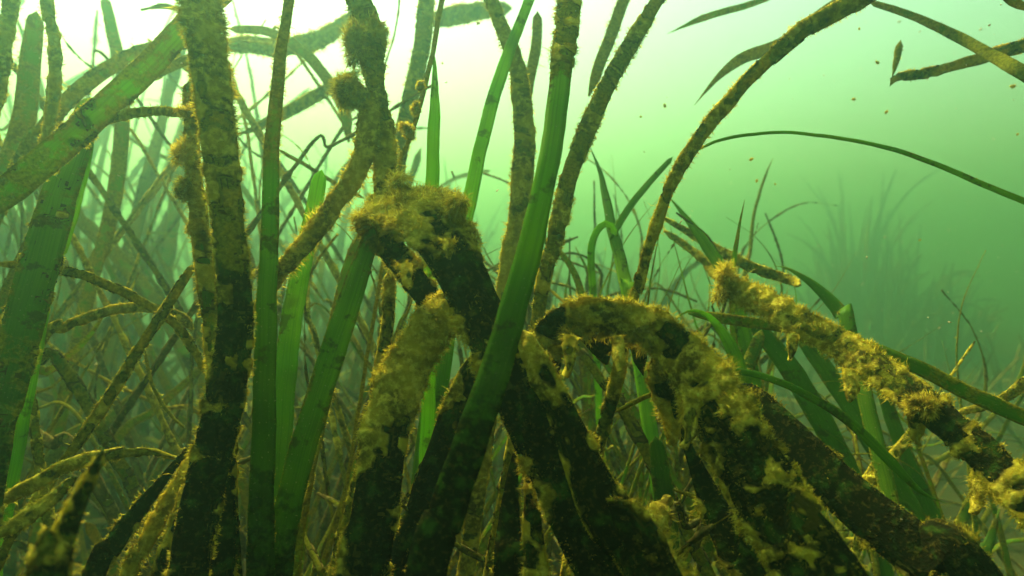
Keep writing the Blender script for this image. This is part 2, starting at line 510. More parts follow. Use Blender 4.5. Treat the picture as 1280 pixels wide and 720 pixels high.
# ------------------------------------------------------------------ one traced leaf
SEED = [10]
def blade(label, pts, z, film=0.35, rot_shade=0.0, fresh_lit=0.4, alg=0.0, crust=0.0, dens=45, flen=0.0045, roll=(0, 0), root=True, out=0.0,
          tip='round', wv=None, tufts=(), scale=26.0, fray=0.0, edge=0.35, name='eelgrass', wob=1.0, group=None, top=0.0, amat=None, ends=True):
    """pts: (x, y, width) in photo pixels from the base upward; z: (distance at base, distance at tip) or one per point"""
    SEED[0] += 1; seed = SEED[0]; rng = np.random.default_rng(seed)
    n = len(pts)
    zs = np.interp(np.arange(n), np.linspace(0, n - 1, len(z)), z) * ZS
    scale = scale * 1.35 * 0.7 / ZS; FS = ZS / 0.7; crust = crust * FS; flen = flen * FS * 0.85
    cosr = np.cos(np.radians(np.interp(np.arange(n), [0, n - 1], roll)))
    q = [np.append(P(x, y, zz), w * zz / F / max(cr, 0.3)) for (x, y, w), zz, cr in zip(pts, zs, cosr)]
    rt = 0.0
    if root:
        a, b = q[0], q[1]
        d = (a - b)[:3]; d = d / np.linalg.norm(d)
        drop = a[2]
        if drop > 0.03:
            hz = d[:2] / max(0.35, -d[2]) * drop * 0.55
            hz = hz * min(1.0, 0.5 * drop / (np.linalg.norm(hz) + 1e-6)) if np.linalg.norm(hz) > 0.5 * drop else hz
            g = np.array([a[0] + hz[0], a[1] + hz[1], -0.015, a[3] * 0.85])
            mid = (a + g) / 2; mid[:2] = a[:2] + hz * 0.62; 
            L0 = np.linalg.norm(g[:3] - a[:3])
            q = [g, mid] + q
            rt = L0
    if out > 0:
        d = (q[-1] - q[-2]); d[3] = 0
        d = d / np.linalg.norm(d[:3])
        out = out * 3.0
        d2 = d.copy(); d2[0] += rng.normal(0, 0.35); d2[1] += rng.uniform(-0.5, 0.3)
        e = q[-1] + d * out * 0.4; q.append(e)
        e = e + d2 * out * 0.6; e[2] = min(e[2], HAZE_TOP - 0.06); q.append(e)
    rb = Ribbon(q, roll, 0.0042 * FS * max(1, float(np.mean(zs)) / ZS / 0.55), wv, seed, wob * 0.8)
    base = rb.C[0].copy() if root else rb.C[len(rb.C) // 2].copy()
    # profiles are written over the traced part; shift them past the root extension
    L = rb.L; f0 = rt / L; f1 = 1 - out / L
    sh = lambda p: p if isinstance(p, (int, float)) else [(f0 + a * (f1 - f0), v) for a, v in p]
    rb.C = rb.C - base
    e = bpy.data.objects.new(name, None); COL.objects.link(e); e.location = base; e.empty_display_size = 0.02
    tag(e, label, 'eelgrass', group)
    obj('leaf', leaf_mesh('leaf', rb, sh(film), sh(rot_shade), sh(fresh_lit), tip, fray=fray, loose=ends and not root), e)
    zm = float(np.mean(zs)) / ZS; wd = 0.00044 * FS * max(0.7, zm / 0.6)
    ch = []
    if crust > 0:
        V, q4, thin = crust_arrays(rb, sh(alg), crust * 0.75, seed, scale, ds=(0.0022 if group else 0.0015) * FS * max(1, zm / 0.6), na=int(np.clip(rb.hw.mean() * 4 / ((0.0022 if group else 0.0015) * FS * max(1, zm / 0.6)), 10, 44)))
        me = mesh_join('algae_crust', [(V, q4)], amat or M_ALG, {'thin': thin})
        if me: o = obj('algae_crust', me, e); o['kind'] = 'stuff'
    if dens > 0 and (not isinstance(alg, (int, float)) or alg > 0):
        V, f3 = fuzz_arrays(rb, sh(alg), 1.0 / FS ** 2 * dens * (0.6 / max(0.45, zm)) ** 1.3, flen, rng, seed, scale, edge, wd * 1.1, top, crust * 0.75, (f0, f1))
        me = mesh_join('algae_fuzz', [(V, f3)], amat or M_ALG)
        if me: o = obj('algae_fuzz', me, e); o['kind'] = 'stuff'
    for k, (tx, ty, tr, tz, *st) in enumerate(tufts):
        tz = tz * ZS
        c = P(tx, ty, tz) - base; r = tr * tz / F; s3 = st[0] if st else (1, 1, 1)
        parts = []
        for m in range(8):
            f = rng.uniform(0.3, 0.75); cc = c + rng.normal(0, 0.48, 3) * r * np.array(s3)
            parts.append(core_arrays(cc, r * f * 0.5, seed + k + m * 5, s3, 12))
            parts.append(tuft_arrays(cc, r * f, rng, seed + k + m * 5, int(150 + 4200 * (r * f / 0.008) ** 2 * 0.35), min(0.008 * FS, r * 0.8), wd, s3))
        o = obj('algae_tuft', mesh_join('algae_tuft', parts, M_ALG), e); o['kind'] = 'stuff'
    return e

LANDMARKS = [(255, 120, 'thick yellow-brown blade'), (290, 430, 'blackened thick blade'), (120, 140, 'wide olive slanting blade'), (45, 350, 'broad left-edge blade'),
             (130, 345, 'brown arched stem'), (150, 475, 'long slanting furry stem'), (130, 395, 'fuzzy yellow arch'), (340, 200, 'clean green upright blade'), (328, 560, 'clean green foot'),
             (395, 260, 'lime rounded tip'), (405, 470, 'slanting green blade'), (470, 130, 'two big tufts'), (410, 270, 'fuzzy stem sweeping down left'), (541, 160, 'vivid green pointed blade'),
             (520, 255, 'fuzzy folded crest'), (620, 420, 'dark folded blade'), (500, 480, 'mossy felted blade'), (600, 520, 'crossing green blade'), (690, 150, 'tall green blade'),
             (655, 180, 'grey-brown hanging blade'), (735, 160, 'furry olive slanting blade'), (850, 210, 'fuzzy yellow stem'), (760, 290, 'hooked green blade'), (780, 350, 'vivid lime blade'), (760, 392, 'top of the shaggy arch'),
             (770, 480, 'furry strand in the arch'), (890, 500, 'right limb of the shaggy arch'), (880, 390, 'curled green leaf'), (930, 365, 'shaggy club end'), (1060, 430, 'shaggy club-ended blade'), (1010, 350, 'arched green blade'),
             (1020, 500, 'thin green rib'), (1060, 560, 'pair of hazy green blades'), (1040, 610, 'dark diagonal blade'), (1200, 490, 'smooth olive blade'), (1240, 660, 'wide dark stub'), (1200, 560, 'dark end of the shaggy club'),
             (720, 600, 'fuzzy black edge'), (470, 640, 'mossy blade foot'), (160, 660, 'black diagonal strip'), (90, 640, 'blurred mossy stub'), (80, 590, 'low furry twig'), (1090, 330, 'far peaked mound'), (560, 640, 'dark green foot'), (900, 640, 'black under-arch blade')]
USED = {}
def where_label(head, x, y, tail=''):
    # name a thing by its look and by the landmark it lies nearest to in the photograph
    order = sorted(LANDMARKS, key=lambda m: (m[0] - x) ** 2 + (m[1] - y) ** 2)
    for lx, ly, ph in order[:9]:
        dx, dy = x - lx, y - ly
        if abs(dx) < 16 and abs(dy) < 16: rel = 'behind'
        elif abs(dx) > 1.6 * abs(dy): rel = 'right of' if dx > 0 else 'left of'
        elif abs(dy) > 1.6 * abs(dx): rel = 'below' if dy > 0 else 'above'
        else: rel = ('lower' if dy > 0 else 'upper') + ' ' + ('right of' if dx > 0 else 'left of')
        s = head + ' ' + rel + ' the ' + ph
        if s not in USED and len(s.split()) <= 16:
            USED[s] = 1
            return s
    return head + ' near the ' + order[0][2]

# ================================================================== SETTING
def build_ground():
    n = 140
    g = np.sign(np.linspace(-1, 1, n)) * np.abs(np.linspace(-1, 1, n)) ** 2.6 * 20
    X, Y = np.meshgrid(g, g + 1.2, indexing='ij')
    p = np.stack([X.ravel(), Y.ravel(), np.zeros(n * n)], 1)
    p[:, 2] = 0.025 * fbm(p * 3.2, 3, 3) + 0.05 * fbm(p * 0.7, 5, 2)
    i, j = np.meshgrid(np.arange(n - 1), np.arange(n - 1), indexing='ij')
    q = np.stack([i * n + j, (i + 1) * n + j, (i + 1) * n + j + 1, i * n + j + 1], -1).reshape(-1, 4)
    o = obj('ground', mesh_from('ground', p, q.ravel(), np.full(len(q), 4), M_SILT))
    o['kind'] = 'structure'
build_ground()

def build_haze():
    m, t = new_mat('green_murky_water'); k = NT(t)
    v = k.n('ShaderNodeVolumePrincipled')
    v.inputs['Density'].default_value = HAZE_DENSITY
    v.inputs['Density Attribute'].default_value = ''
    v.inputs['Color'].default_value = (*HAZE_COLOR, 1)
    v.inputs['Absorption Color'].default_value = (*HAZE_ABS, 1)
    v.inputs['Anisotropy'].default_value = HAZE_G
    o = k.n('ShaderNodeOutputMaterial'); k.l(v.outputs[0], o.inputs['Volume'])
    S, b, tp = 22.0, -1.1, HAZE_TOP
    V = [(x, y + 1.2, z) for z in (b, tp) for x, y in ((-S, -S), (S, -S), (S, S), (-S, S))]
    Fq = [(3, 2, 1, 0), (4, 5, 6, 7), (0, 1, 5, 4), (1, 2, 6, 5), (2, 3, 7, 6), (3, 0, 4, 7)]
    me = bpy.data.meshes.new('haze'); me.from_pydata(V, [], Fq); me.materials.append(m)
    o = obj('haze', me); o['kind'] = 'stuff'; o['label'] = 'green murky water filling the whole scene'; o['category'] = 'haze'
build_haze()


# ================================================================== TRACED BLADES
# ---- centre, the subject
blade('dark folded blade with fuzzy brown crest bent over at the centre',
      [(556, 398, 30), (520, 352, 32), (486, 306, 34), (468, 274, 40), (482, 252, 62), (524, 258, 84), (556, 300, 74), (588, 362, 66), (622, 432, 72), (668, 516, 82), (716, 600, 96), (772, 700, 112)],
      (0.56, 0.56, 0.55, 0.53, 0.50, 0.475, 0.46, 0.45, 0.44, 0.43, 0.42, 0.41), root=False, ends=False, out=0.10, film=0.45, rot_shade=[(0, 0.75), (0.3, 0.55), (0.5, 0.75), (1, 0.95)], fresh_lit=0.1,
      alg=[(0, 0.30), (0.16, 0.42), (0.22, 0.80), (0.40, 0.74), (0.47, 0.50), (0.58, 0.36), (0.75, 0.33), (1, 0.32)], crust=0.0055, dens=85, flen=0.0052, top=0.25,
      wv=[(0, 0.78, 0.25, 0.58), (0.2, 0.85, 0.30, 0.40), (0.3, 0.93, 0.30, -0.05), (0.42, 0.86, 0.25, 0.40), (1, 0.86, 0.2, 0.46)], edge=0.5, tufts=[(566, 262, 16, 0.47), (505, 254, 17, 0.49), (470, 262, 12, 0.52)])
blade('tall clean green blade crossing in front of the dark folded one, mossy brown top',
      [(528, 735, 52), (556, 650, 48), (584, 565, 44), (610, 490, 40), (632, 422, 37), (652, 350, 34), (670, 275, 30), (685, 205, 28), (696, 130, 27), (705, 60, 27), (711, 0, 27)],
      (0.36, 0.375, 0.41, 0.50), film=[(0, 0.25), (0.2, 0.02), (0.68, 0.04), (0.75, 0.62), (1, 0.72)], rot_shade=[(0, 0.78), (0.15, 0.62), (0.3, 0.42), (0.42, 0.1), (1, 0.0)], fresh_lit=[(0, 0.05), (0.3, 0.3), (0.5, 0.8), (0.75, 1.0), (1, 0.6)],  # darker green and black at the foot paint in the shade there
      alg=[(0, 0.18), (0.3, 0.05), (0.68, 0.08), (0.76, 0.45), (1, 0.55)], crust=0.0012, dens=80, flen=0.0035, out=0.12, edge=0.5)
blade('mossy blade felted yellow on its upper half, left of the folded one',
      [(452, 735, 64), (468, 650, 58), (478, 580, 54), (488, 520, 54), (508, 464, 50), (534, 420, 46), (562, 386, 42), (580, 366, 36)], (0.44, 0.46, 0.50, 0.54),
      film=0.7, rot_shade=[(0, 1.0), (0.42, 0.85), (0.52, 0.4), (1, 0.3)], fresh_lit=0.1, alg=[(0, 0.30), (0.34, 0.34), (0.46, 0.62), (0.6, 0.8), (1, 0.9)], crust=0.0040, dens=80, flen=0.0035, edge=0.45)
blade('broad black blade lit along its fuzzy right edge in the bottom centre',
      [(824, 745, 60), (768, 664, 56), (726, 588, 48), (694, 514, 40), (664, 450, 30), (650, 414, 16)], (0.37, 0.42, 0.45), rot_shade=0.9, film=0.4, fresh_lit=0.05,
      alg=[(0, 0.42), (0.5, 0.4), (1, 0.6)], crust=0.0045, dens=60, flen=0.003, roll=(48, 48), edge=0.6, scale=18)
blade('shaggy arching blade bridging from bottom right, matted brown over black hollows',
      [(1030, 745, 98), (978, 660, 92), (932, 580, 84), (894, 510, 72), (862, 458, 58), (826, 420, 46), (784, 402, 42), (738, 396, 40), (700, 406, 38), (680, 438, 36), (688, 486, 26)],
      (0.36, 0.40, 0.44, 0.47, 0.49, 0.50), film=0.6, rot_shade=0.85, fresh_lit=0.05, alg=[(0, 0.34), (0.25, 0.42), (0.42, 0.52), (0.6, 0.60), (0.8, 0.62), (0.9, 0.55), (1, 0.3)], crust=0.0055, dens=100, flen=0.0046,
      roll=(20, 20), fray=0.25, edge=0.5, scale=30, tufts=[(812, 412, 18, 0.475), (720, 412, 14, 0.49), (850, 452, 18, 0.46)])
blade('ragged black strip hanging inside the shaggy arch',
      [(740, 396, 40), (746, 416, 46), (752, 436, 36), (758, 456, 12)], (0.515, 0.52), root=False, ends=False, rot_shade=1.0, film=0.3, fresh_lit=0.0, alg=0.22, crust=0.002, dens=40, fray=0.6, tip='point')
blade('brown hanging strand with furry sides dropping through the shaggy arch',
      [(736, 596, 16), (752, 545, 15), (768, 488, 14), (778, 440, 12), (786, 412, 10)], (0.53, 0.50), film=0.8, rot_shade=0.55, alg=0.55, crust=0.0016, dens=60, flen=0.003)
blade('thin pale twig slanting across under the shaggy arch',
      [(768, 516, 5), (800, 500, 6), (836, 484, 5)], (0.52, 0.50), root=False, film=0.9, fresh_lit=0.2, alg=0.6, dens=90, flen=0.002)
blade('dark diagonal blade sloping away at bottom right with a fuzzy top edge',
      [(1240, 760, 70), (1150, 690, 66), (1076, 632, 60), (1012, 574, 54), (960, 524, 48), (924, 478, 36)], (0.38, 0.44, 0.5), rot_shade=0.8, film=0.4, fresh_lit=0.15,
      alg=[(0, 0.42), (0.5, 0.30), (1, 0.22)], crust=0.0045, dens=65, flen=0.0045, edge=0.6, roll=(-15, -15), scale=22)
blade('black broad blade under the shaggy arch in the bottom right',
      [(960, 760, 90), (920, 690, 84), (886, 620, 76), (860, 560, 56), (842, 516, 36)], (0.42, 0.47, 0.50), rot_shade=1.0, film=0.3, fresh_lit=0.05, alg=0.33, crust=0.004, dens=50, edge=0.5, tip='point')
blade('dark blade leaning left behind the green one, bottom centre',
      [(500, 745, 50), (530, 640, 46), (556, 560, 42), (580, 496, 38), (604, 440, 30)], (0.50, 0.56), rot_shade=0.85, film=0.5, fresh_lit=0.1, alg=[(0, 0.15), (0.6, 0.3), (1, 0.5)], crust=0.003, dens=50, edge=0.6)
blade('black upright blade at the very bottom centre between the crossing ones',
      [(640, 750, 74), (636, 670, 66), (640, 600, 56), (650, 540, 40)], (0.44, 0.50), rot_shade=1.0, film=0.3, fresh_lit=0.1, alg=0.3, crust=0.003, dens=45, edge=0.6, tip='point')
blade('narrow furry brown stem rising just left of the mossy blade',
      [(420, 735, 20), (440, 640, 18), (458, 560, 16), (472, 480, 14), (484, 400, 13), (486, 340, 10)], (0.48, 0.56), rot_shade=0.4, film=0.8, alg=0.5, crust=0.0015, dens=60, flen=0.003)
blade('deep green blade showing between the mossy blade and the folded one',
      [(520, 690, 34), (530, 600, 32), (540, 520, 30), (548, 450, 28), (552, 400, 24)], (0.62, 0.66), film=0.15, rot_shade=0.1, fresh_lit=0.35, alg=0.1, dens=30)
blade('short brown snag leaning on the green blade at bottom centre',
      [(668, 690, 26), (664, 640, 24), (660, 596, 18), (656, 560, 10)], (0.42, 0.45), film=0.8, rot_shade=0.6, alg=0.55, crust=0.003, dens=60, tip='point', fray=0.3)
# ---- left of centre
blade('clean green upright blade with a furry upper half, left of centre',
      [(325, 740, 34), (327, 640, 31), (329, 540, 28), (331, 440, 26), (334, 340, 23), (338, 240, 20), (343, 150, 17), (350, 70, 14), (362, -4, 12)],
      (0.44, 0.47, 0.50), film=[(0, 0.2), (0.35, 0.08), (0.55, 0.35), (0.75, 0.7), (1, 0.75)], rot_shade=[(0, 0.6), (0.15, 0.45), (0.35, 0.1), (1, 0)], fresh_lit=[(0, 0.02), (0.3, 0.2), (0.5, 0.6), (1, 0.7)],  # foot darkened in its colour to stand for shade
      alg=[(0, 0.12), (0.35, 0.1), (0.5, 0.25), (0.7, 0.5), (1, 0.55)], dens=70, flen=0.0028, out=0.12, edge=0.6)
blade('bright lime rounded blade tip standing behind the clean green upright',
      [(346, 640, 30), (351, 540, 29), (358, 455, 28), (368, 385, 26), (379, 325, 24), (391, 270, 21), (402, 212, 17)], (0.58, 0.62), film=0.1, fresh_lit=[(0, 0.2), (0.5, 0.6), (1, 1.0)], alg=0.1, dens=30, flen=0.002, roll=(15, -20))  # green dims downwards, shade painted into the leaf colour
blade('slanting green blade with a yellow folded edge, leaning right from bottom left',
      [(345, 745, 34), (358, 650, 34), (378, 565, 33), (400, 490, 32), (424, 415, 31), (447, 345, 27), (468, 284, 20)], (0.45, 0.52), film=[(0, 0.2), (0.6, 0.25), (1, 0.4)], rot_shade=[(0, 0.6), (0.2, 0.45), (0.4, 0.1), (1, 0)], fresh_lit=[(0, 0.02), (0.35, 0.3), (0.7, 0.7), (1, 0.8)],  # lower end carries painted shade in its tone
      alg=[(0, 0.22), (1, 0.22)], dens=55, flen=0.0025, edge=0.75)
blade('pale yellow-green blade paired behind the slanting green one',
      [(372, 640, 26), (392, 540, 26), (410, 460, 25), (426, 390, 24), (444, 320, 20), (456, 288, 14)], (0.60, 0.66), film=0.5, fresh_lit=0.6, alg=0.35, dens=40)
blade('thick yellow-brown furry blade standing tall at upper left, blackened below',
      [(232, 745, 46), (246, 660, 46), (264, 575, 46), (282, 490, 46), (294, 410, 42), (291, 340, 37), (283, 260, 36), (274, 180, 37), (265, 100, 39), (255, 30, 40), (250, -5, 40)],
      (0.42, 0.46, 0.50), film=[(0, 0.4), (0.45, 0.5), (0.5, 0.85), (1, 0.9)], rot_shade=[(0, 0.95), (0.45, 0.9), (0.52, 0.35), (0.62, 0.1), (1, 0)], fresh_lit=0.6,
      alg=[(0, 0.38), (0.2, 0.40), (0.44, 0.36), (0.52, 0.45), (0.7, 0.5), (1, 0.66)], crust=0.0022, dens=95, flen=0.0042, out=0.12, edge=0.5)
blade('narrow green strip with orange tufts hugging the thick yellow-brown blade',
      [(282, 560, 18), (274, 480, 20), (264, 400, 20), (254, 320, 18), (246, 250, 16), (240, 180, 14), (238, 100, 12)], (0.50, 0.54), film=0.5, rot_shade=[(0, 0.6), (0.4, 0.1), (1, 0)], fresh_lit=0.35,
      alg=[(0, 0.3), (0.5, 0.45), (1, 0.6)], crust=0.0015, dens=60, tufts=[(233, 182, 11, 0.52, (0.8, 1, 1.5)), (232, 232, 11, 0.52), (240, 140, 9, 0.52, (1.6, 1, 0.6)), (246, 280, 8, 0.52)])
blade('dark upright root strand straight down at bottom left of the clean green blade',
      [(276, 745, 30), (279, 670, 28), (284, 600, 24), (290, 530, 16), (296, 470, 10)], (0.45, 0.49), rot_shade=1.0, film=0.3, fresh_lit=0.05, alg=0.36, crust=0.003, dens=55, edge=0.6, tip='point')
blade('black diagonal strip edged with fuzz running to the bottom left',
      [(104, 750, 26), (138, 688, 26), (176, 634, 24), (214, 586, 22), (246, 548, 18)], (0.42, 0.48), rot_shade=0.95, film=0.4, fresh_lit=0.1, alg=0.36, crust=0.003, dens=60, edge=0.7, tip='point')
blade('thin fuzzy dark strand beside the black diagonal strip',
      [(150, 745, 14), (176, 690, 14), (206, 636, 13), (232, 590, 11), (254, 552, 9)], (0.44, 0.48), rot_shade=0.7, film=0.7, alg=0.6, crust=0.0025, dens=60, edge=0.6)
blade('ragged brown strand between the blackened trunk and the diagonal strips',
      [(196, 745, 18), (212, 690, 18), (232, 630, 16), (252, 570, 14), (268, 520, 10)], (0.43, 0.47), rot_shade=0.7, film=0.7, alg=0.58, crust=0.003, dens=60, edge=0.6, fray=0.3)
blade('blurred mossy stub close to the lens at bottom left',
      [(50, 770, 52), (70, 700, 48), (96, 634, 42), (120, 580, 34), (132, 552, 22)], (0.27, 0.30), film=0.55, rot_shade=0.6, fresh_lit=0.25, alg=0.34, crust=0.004, dens=50, fray=0.4, tip='point', scale=34)
blade('long thin furry stem slanting from bottom left up to the thick blade',
      [(-6, 710, 11), (30, 655, 11), (62, 602, 11), (100, 550, 11), (150, 475, 11), (200, 396, 11), (242, 332, 10)], (0.50, 0.58), film=0.8, rot_shade=0.3, alg=0.5, crust=0.0012, dens=60, flen=0.003, edge=0.6)
blade('low furry twig reaching right across the bottom left corner',
      [(-8, 634, 14), (40, 607, 13), (90, 580, 12), (140, 568, 12), (186, 565, 11), (220, 573, 8)], (0.48, 0.52), root=False, film=0.8, rot_shade=0.3, alg=0.6, crust=0.002, dens=70, flen=0.0035, tip='point')
blade('low sagging twig under the furry one at the bottom left edge',
      [(-8, 672, 16), (30, 648, 14), (66, 622, 12), (96, 596, 9)], (0.44, 0.48), root=False, film=0.8, rot_shade=0.4, alg=0.6, crust=0.002, dens=60)
blade('brown arched stem curving over from the left edge at mid height',
      [(-10, 330, 9), (60, 334, 10), (120, 350, 11), (176, 376, 11), (218, 404, 10), (244, 440, 9), (256, 468, 7)], (0.56, 0.58), root=False, film=0.75, fresh_lit=0.4, alg=0.38, crust=0.001, dens=60, flen=0.0025, edge=0.7)
blade('fuzzy yellow arch below the brown arched stem at left',
      [(34, 450, 8), (78, 412, 9), (128, 391, 10), (178, 384, 10), (222, 394, 9), (242, 412, 6)], (0.64, 0.68), root=True, film=0.85, alg=0.6, crust=0.0016, dens=60, flen=0.0035)
blade('wiry drooping thread hanging below the yellow arch',
      [(180, 434, 4), (190, 480, 4), (212, 518, 4), (234, 538, 3)], (0.66, 0.64), root=False, film=0.9, alg=0.6, dens=60, flen=0.003)
blade('broad dark green blade dropping down the left edge with a furry right side',
      [(-14, 580, 42), (4, 505, 42), (22, 430, 42), (44, 350, 42), (62, 285, 40), (80, 228, 36), (98, 176, 32), (118, 122, 24)], (0.46, 0.64), film=0.35, rot_shade=[(0, 0.55), (0.3, 0.3), (0.6, 0.05), (1, 0)], fresh_lit=[(0, 0.1), (0.5, 0.5), (1, 0.9)],
      alg=[(0, 0.3), (1, 0.3)], crust=0.001, dens=60, flen=0.003, edge=0.7)
blade('lime edge-lit blade tucked behind the broad dark green one at left',
      [(52, 380, 20), (70, 310, 24), (84, 262, 26), (98, 214, 22), (112, 168, 14)], (0.60, 0.62), film=0.15, fresh_lit=0.9, alg=0.12, dens=30)
blade('wide olive blade slanting from the left edge up to the thick yellow-brown one',
      [(-40, 288, 35), (0, 250, 35), (60, 196, 34), (128, 136, 32), (190, 78, 30), (238, 28, 28)], (0.52, 0.62), root=False, out=0.15, film=0.46, fresh_lit=0.75, alg=[(0, 0.28), (1, 0.26)], crust=0.0008, dens=60, flen=0.0032, edge=0.75)
blade('curved olive blade running above the wide slanting one at upper left',
      [(20, 214, 16), (52, 166, 18), (92, 118, 18), (140, 82, 17), (190, 60, 15), (240, 54, 12)], (0.74, 0.80), film=0.6, fresh_lit=0.8, alg=0.32, crust=0.001, dens=50)
blade('slim dim blade running below the wide slanting one at upper left',
      [(92, 190, 12), (128, 138, 13), (170, 104, 13), (212, 84, 12), (248, 70, 10)], (0.76, 0.8), film=0.6, fresh_lit=0.4, alg=0.35, crust=0.001, dens=50)
blade('grey-green hazy blade upright near the top left corner',
      [(-30, 330, 22), (0, 246, 24), (16, 196, 25), (32, 140, 24), (38, 78, 22), (46, 14, 17)], (0.80, 0.84), film=0.55, fresh_lit=0.4, alg=0.28, dens=40)
blade('shaggy drooping strand beside the hazy upright in the top left corner',
      [(44, 232, 9), (58, 172, 9), (68, 110, 10), (68, 50, 10), (56, -6, 12)], (0.70, 0.72), root=False, out=0.1, film=0.85, alg=0.7, crust=0.0025, dens=60, flen=0.004)
blade('shaggy strand dangling at the very left edge near the top',
      [(-4, 140, 6), (2, 96, 10), (8, 50, 12), (14, -6, 14)], (0.72, 0.74), root=False, out=0.1, film=0.85, alg=0.7, crust=0.0025, dens=60, flen=0.004)
blade('brown twig with an orange end poking left from the thick yellow-brown blade',
      [(96, 168, 8), (140, 148, 8), (190, 139, 8), (244, 142, 8)], (0.62, 0.54), root=False, film=0.85, alg=0.6, crust=0.0014, dens=70, flen=0.003)
blade('dim far blade bending through the upper left, tip up',
      [(112, 360, 16), (128, 310, 17), (144, 240, 17), (152, 170, 17), (154, 100, 15), (144, 56, 14), (130, -6, 12)], (1.0, 1.05), film=0.5, fresh_lit=0.4, alg=0.25, dens=30)
# ---- top centre
blade('shaggy hanging stem with two big brown tufts at top centre',
      [(482, 250, 22), (481, 200, 24), (478, 160, 22), (472, 120, 22), (466, 80, 26), (462, 44, 36), (452, 10, 32), (446, -8, 30)], (0.56, 0.60), root=False, ends=False, out=0.1, film=0.8, fresh_lit=0.5,
      alg=[(0, 0.7), (0.4, 0.5), (0.7, 0.55), (1, 0.5)], crust=0.0030, dens=80, flen=0.0045, tufts=[(444, 50, 15, 0.57, (0.7, 0.8, 1.4)), (442, 108, 19, 0.57, (1, 0.8, 1.1)), (472, 36, 10, 0.58)])
blade('fuzzy brown stem sweeping down left from the two big tufts',
      [(322, 392, 11), (346, 346, 15), (372, 314, 17), (398, 284, 18), (424, 248, 19), (446, 214, 20), (458, 180, 22), (460, 140, 20), (450, 108, 16)], (0.53, 0.57), root=False, ends=False, film=0.85, alg=0.78, crust=0.0026, dens=85, flen=0.004)
blade('thin knotted straw-coloured stem rising behind the folded blade',
      [(494, 240, 5), (506, 190, 5), (520, 150, 6), (531, 108, 6), (541, 66, 6), (553, -4, 7)], (0.64, 0.66), out=0.1, film=0.9, fresh_lit=0.7, alg=0.35, dens=60, flen=0.002,
      tufts=[(512, 162, 7, 0.64), (519, 136, 5, 0.64), (525, 107, 5, 0.64)])
blade('vivid green pointed blade upright behind the folded blade',
      [(538, 330, 18), (540, 250, 18), (541, 190, 16), (543, 130, 15), (543, 90, 13), (541, 58, 10)], (0.62, 0.66), film=0.06, fresh_lit=1.0, alg=0.06, dens=20, flen=0.002, tip='point')
blade('smooth green blade leaning right behind the folded one',
      [(572, 330, 18), (581, 282, 18), (592, 226, 18), (604, 172, 17), (618, 118, 17), (636, 66, 15), (656, 14, 13)], (0.66, 0.72), film=0.05, fresh_lit=1.0, alg=0.15, dens=40, flen=0.002, out=0.05)
blade('furry grey-brown blade hanging vertically left of the tall green one',
      [(634, 350, 20), (644, 300, 22), (652, 240, 24), (655, 180, 24), (652, 130, 22), (646, 84, 18), (630, 40, 15), (612, -6, 14)], (0.70, 0.74), out=0.1, film=0.8, fresh_lit=0.4, alg=0.62, crust=0.0016, dens=60, flen=0.0035)
blade('hazy furry offshoot leaning right beside the grey-brown blade',
      [(655, 150, 12), (662, 100, 13), (670, 56, 13), (672, 14, 12)], (0.86, 0.88), root=False, film=0.75, alg=0.5, dens=50)
blade('furry olive blade slanting to the top right of the tall green one',
      [(676, 372, 16), (690, 318, 18), (702, 262, 20), (716, 208, 21), (738, 154, 21), (764, 98, 20), (794, 46, 18), (826, -6, 16)], (0.58, 0.66), out=0.1, film=0.8, fresh_lit=0.6, alg=0.5, crust=0.0014, dens=70, flen=0.0035, edge=0.55)
blade('hazy furry side blade splitting from the olive slanting one near the top',
      [(736, 120, 12), (748, 84, 14), (764, 44, 15), (782, -6, 14)], (0.80, 0.84), root=False, out=0.1, film=0.8, alg=0.5, dens=50)
blade('dim furry column of a blade behind the knotted stem at top centre',
      [(494, 250, 18), (500, 190, 19), (512, 130, 20), (524, 80, 20), (530, 30, 20), (534, -6, 18)], (0.94, 0.98), out=0.05, film=0.75, alg=0.5, crust=0.0016, dens=50)
blade('pale hazy arching blade beside the clean green upright near the top',
      [(436, 178, 14), (430, 138, 14), (408, 98, 14), (376, 62, 13), (336, 40, 11), (286, 36, 9)], (0.98, 1.0), root=False, film=0.6, fresh_lit=0.5, alg=0.3, dens=40, flen=0.003)
blade('dim shaggy branch lying sideways behind the clean green upright near the top',
      [(258, 60, 14), (310, 56, 18), (350, 60, 20), (400, 48, 18), (432, 28, 14), (470, 10, 10)], (1.15, 1.2), root=False, film=0.8, alg=0.6, crust=0.004, dens=60, flen=0.006)
blade('dim branch sloping up right towards the big tufts',
      [(300, 168, 8), (340, 150, 11), (380, 128, 13), (416, 108, 12), (450, 88, 8)], (1.05, 1.1), root=False, film=0.8, alg=0.5, crust=0.002, dens=50, flen=0.005)
blade('thin twig sagging rightwards behind the lime rounded tip',
      [(346, 186, 5), (384, 208, 5), (420, 230, 5), (456, 248, 5)], (0.78, 0.80), root=False, film=0.8, alg=0.4, dens=50, flen=0.003)
blade('pale horizontal mat of drifting leaf across the very top centre',
      [(520, 36, 14), (556, 22, 20), (600, 14, 18), (640, 10, 12)], (1.3, 1.32), root=False, film=0.7, alg=0.6, crust=0.004, dens=60, flen=0.006)
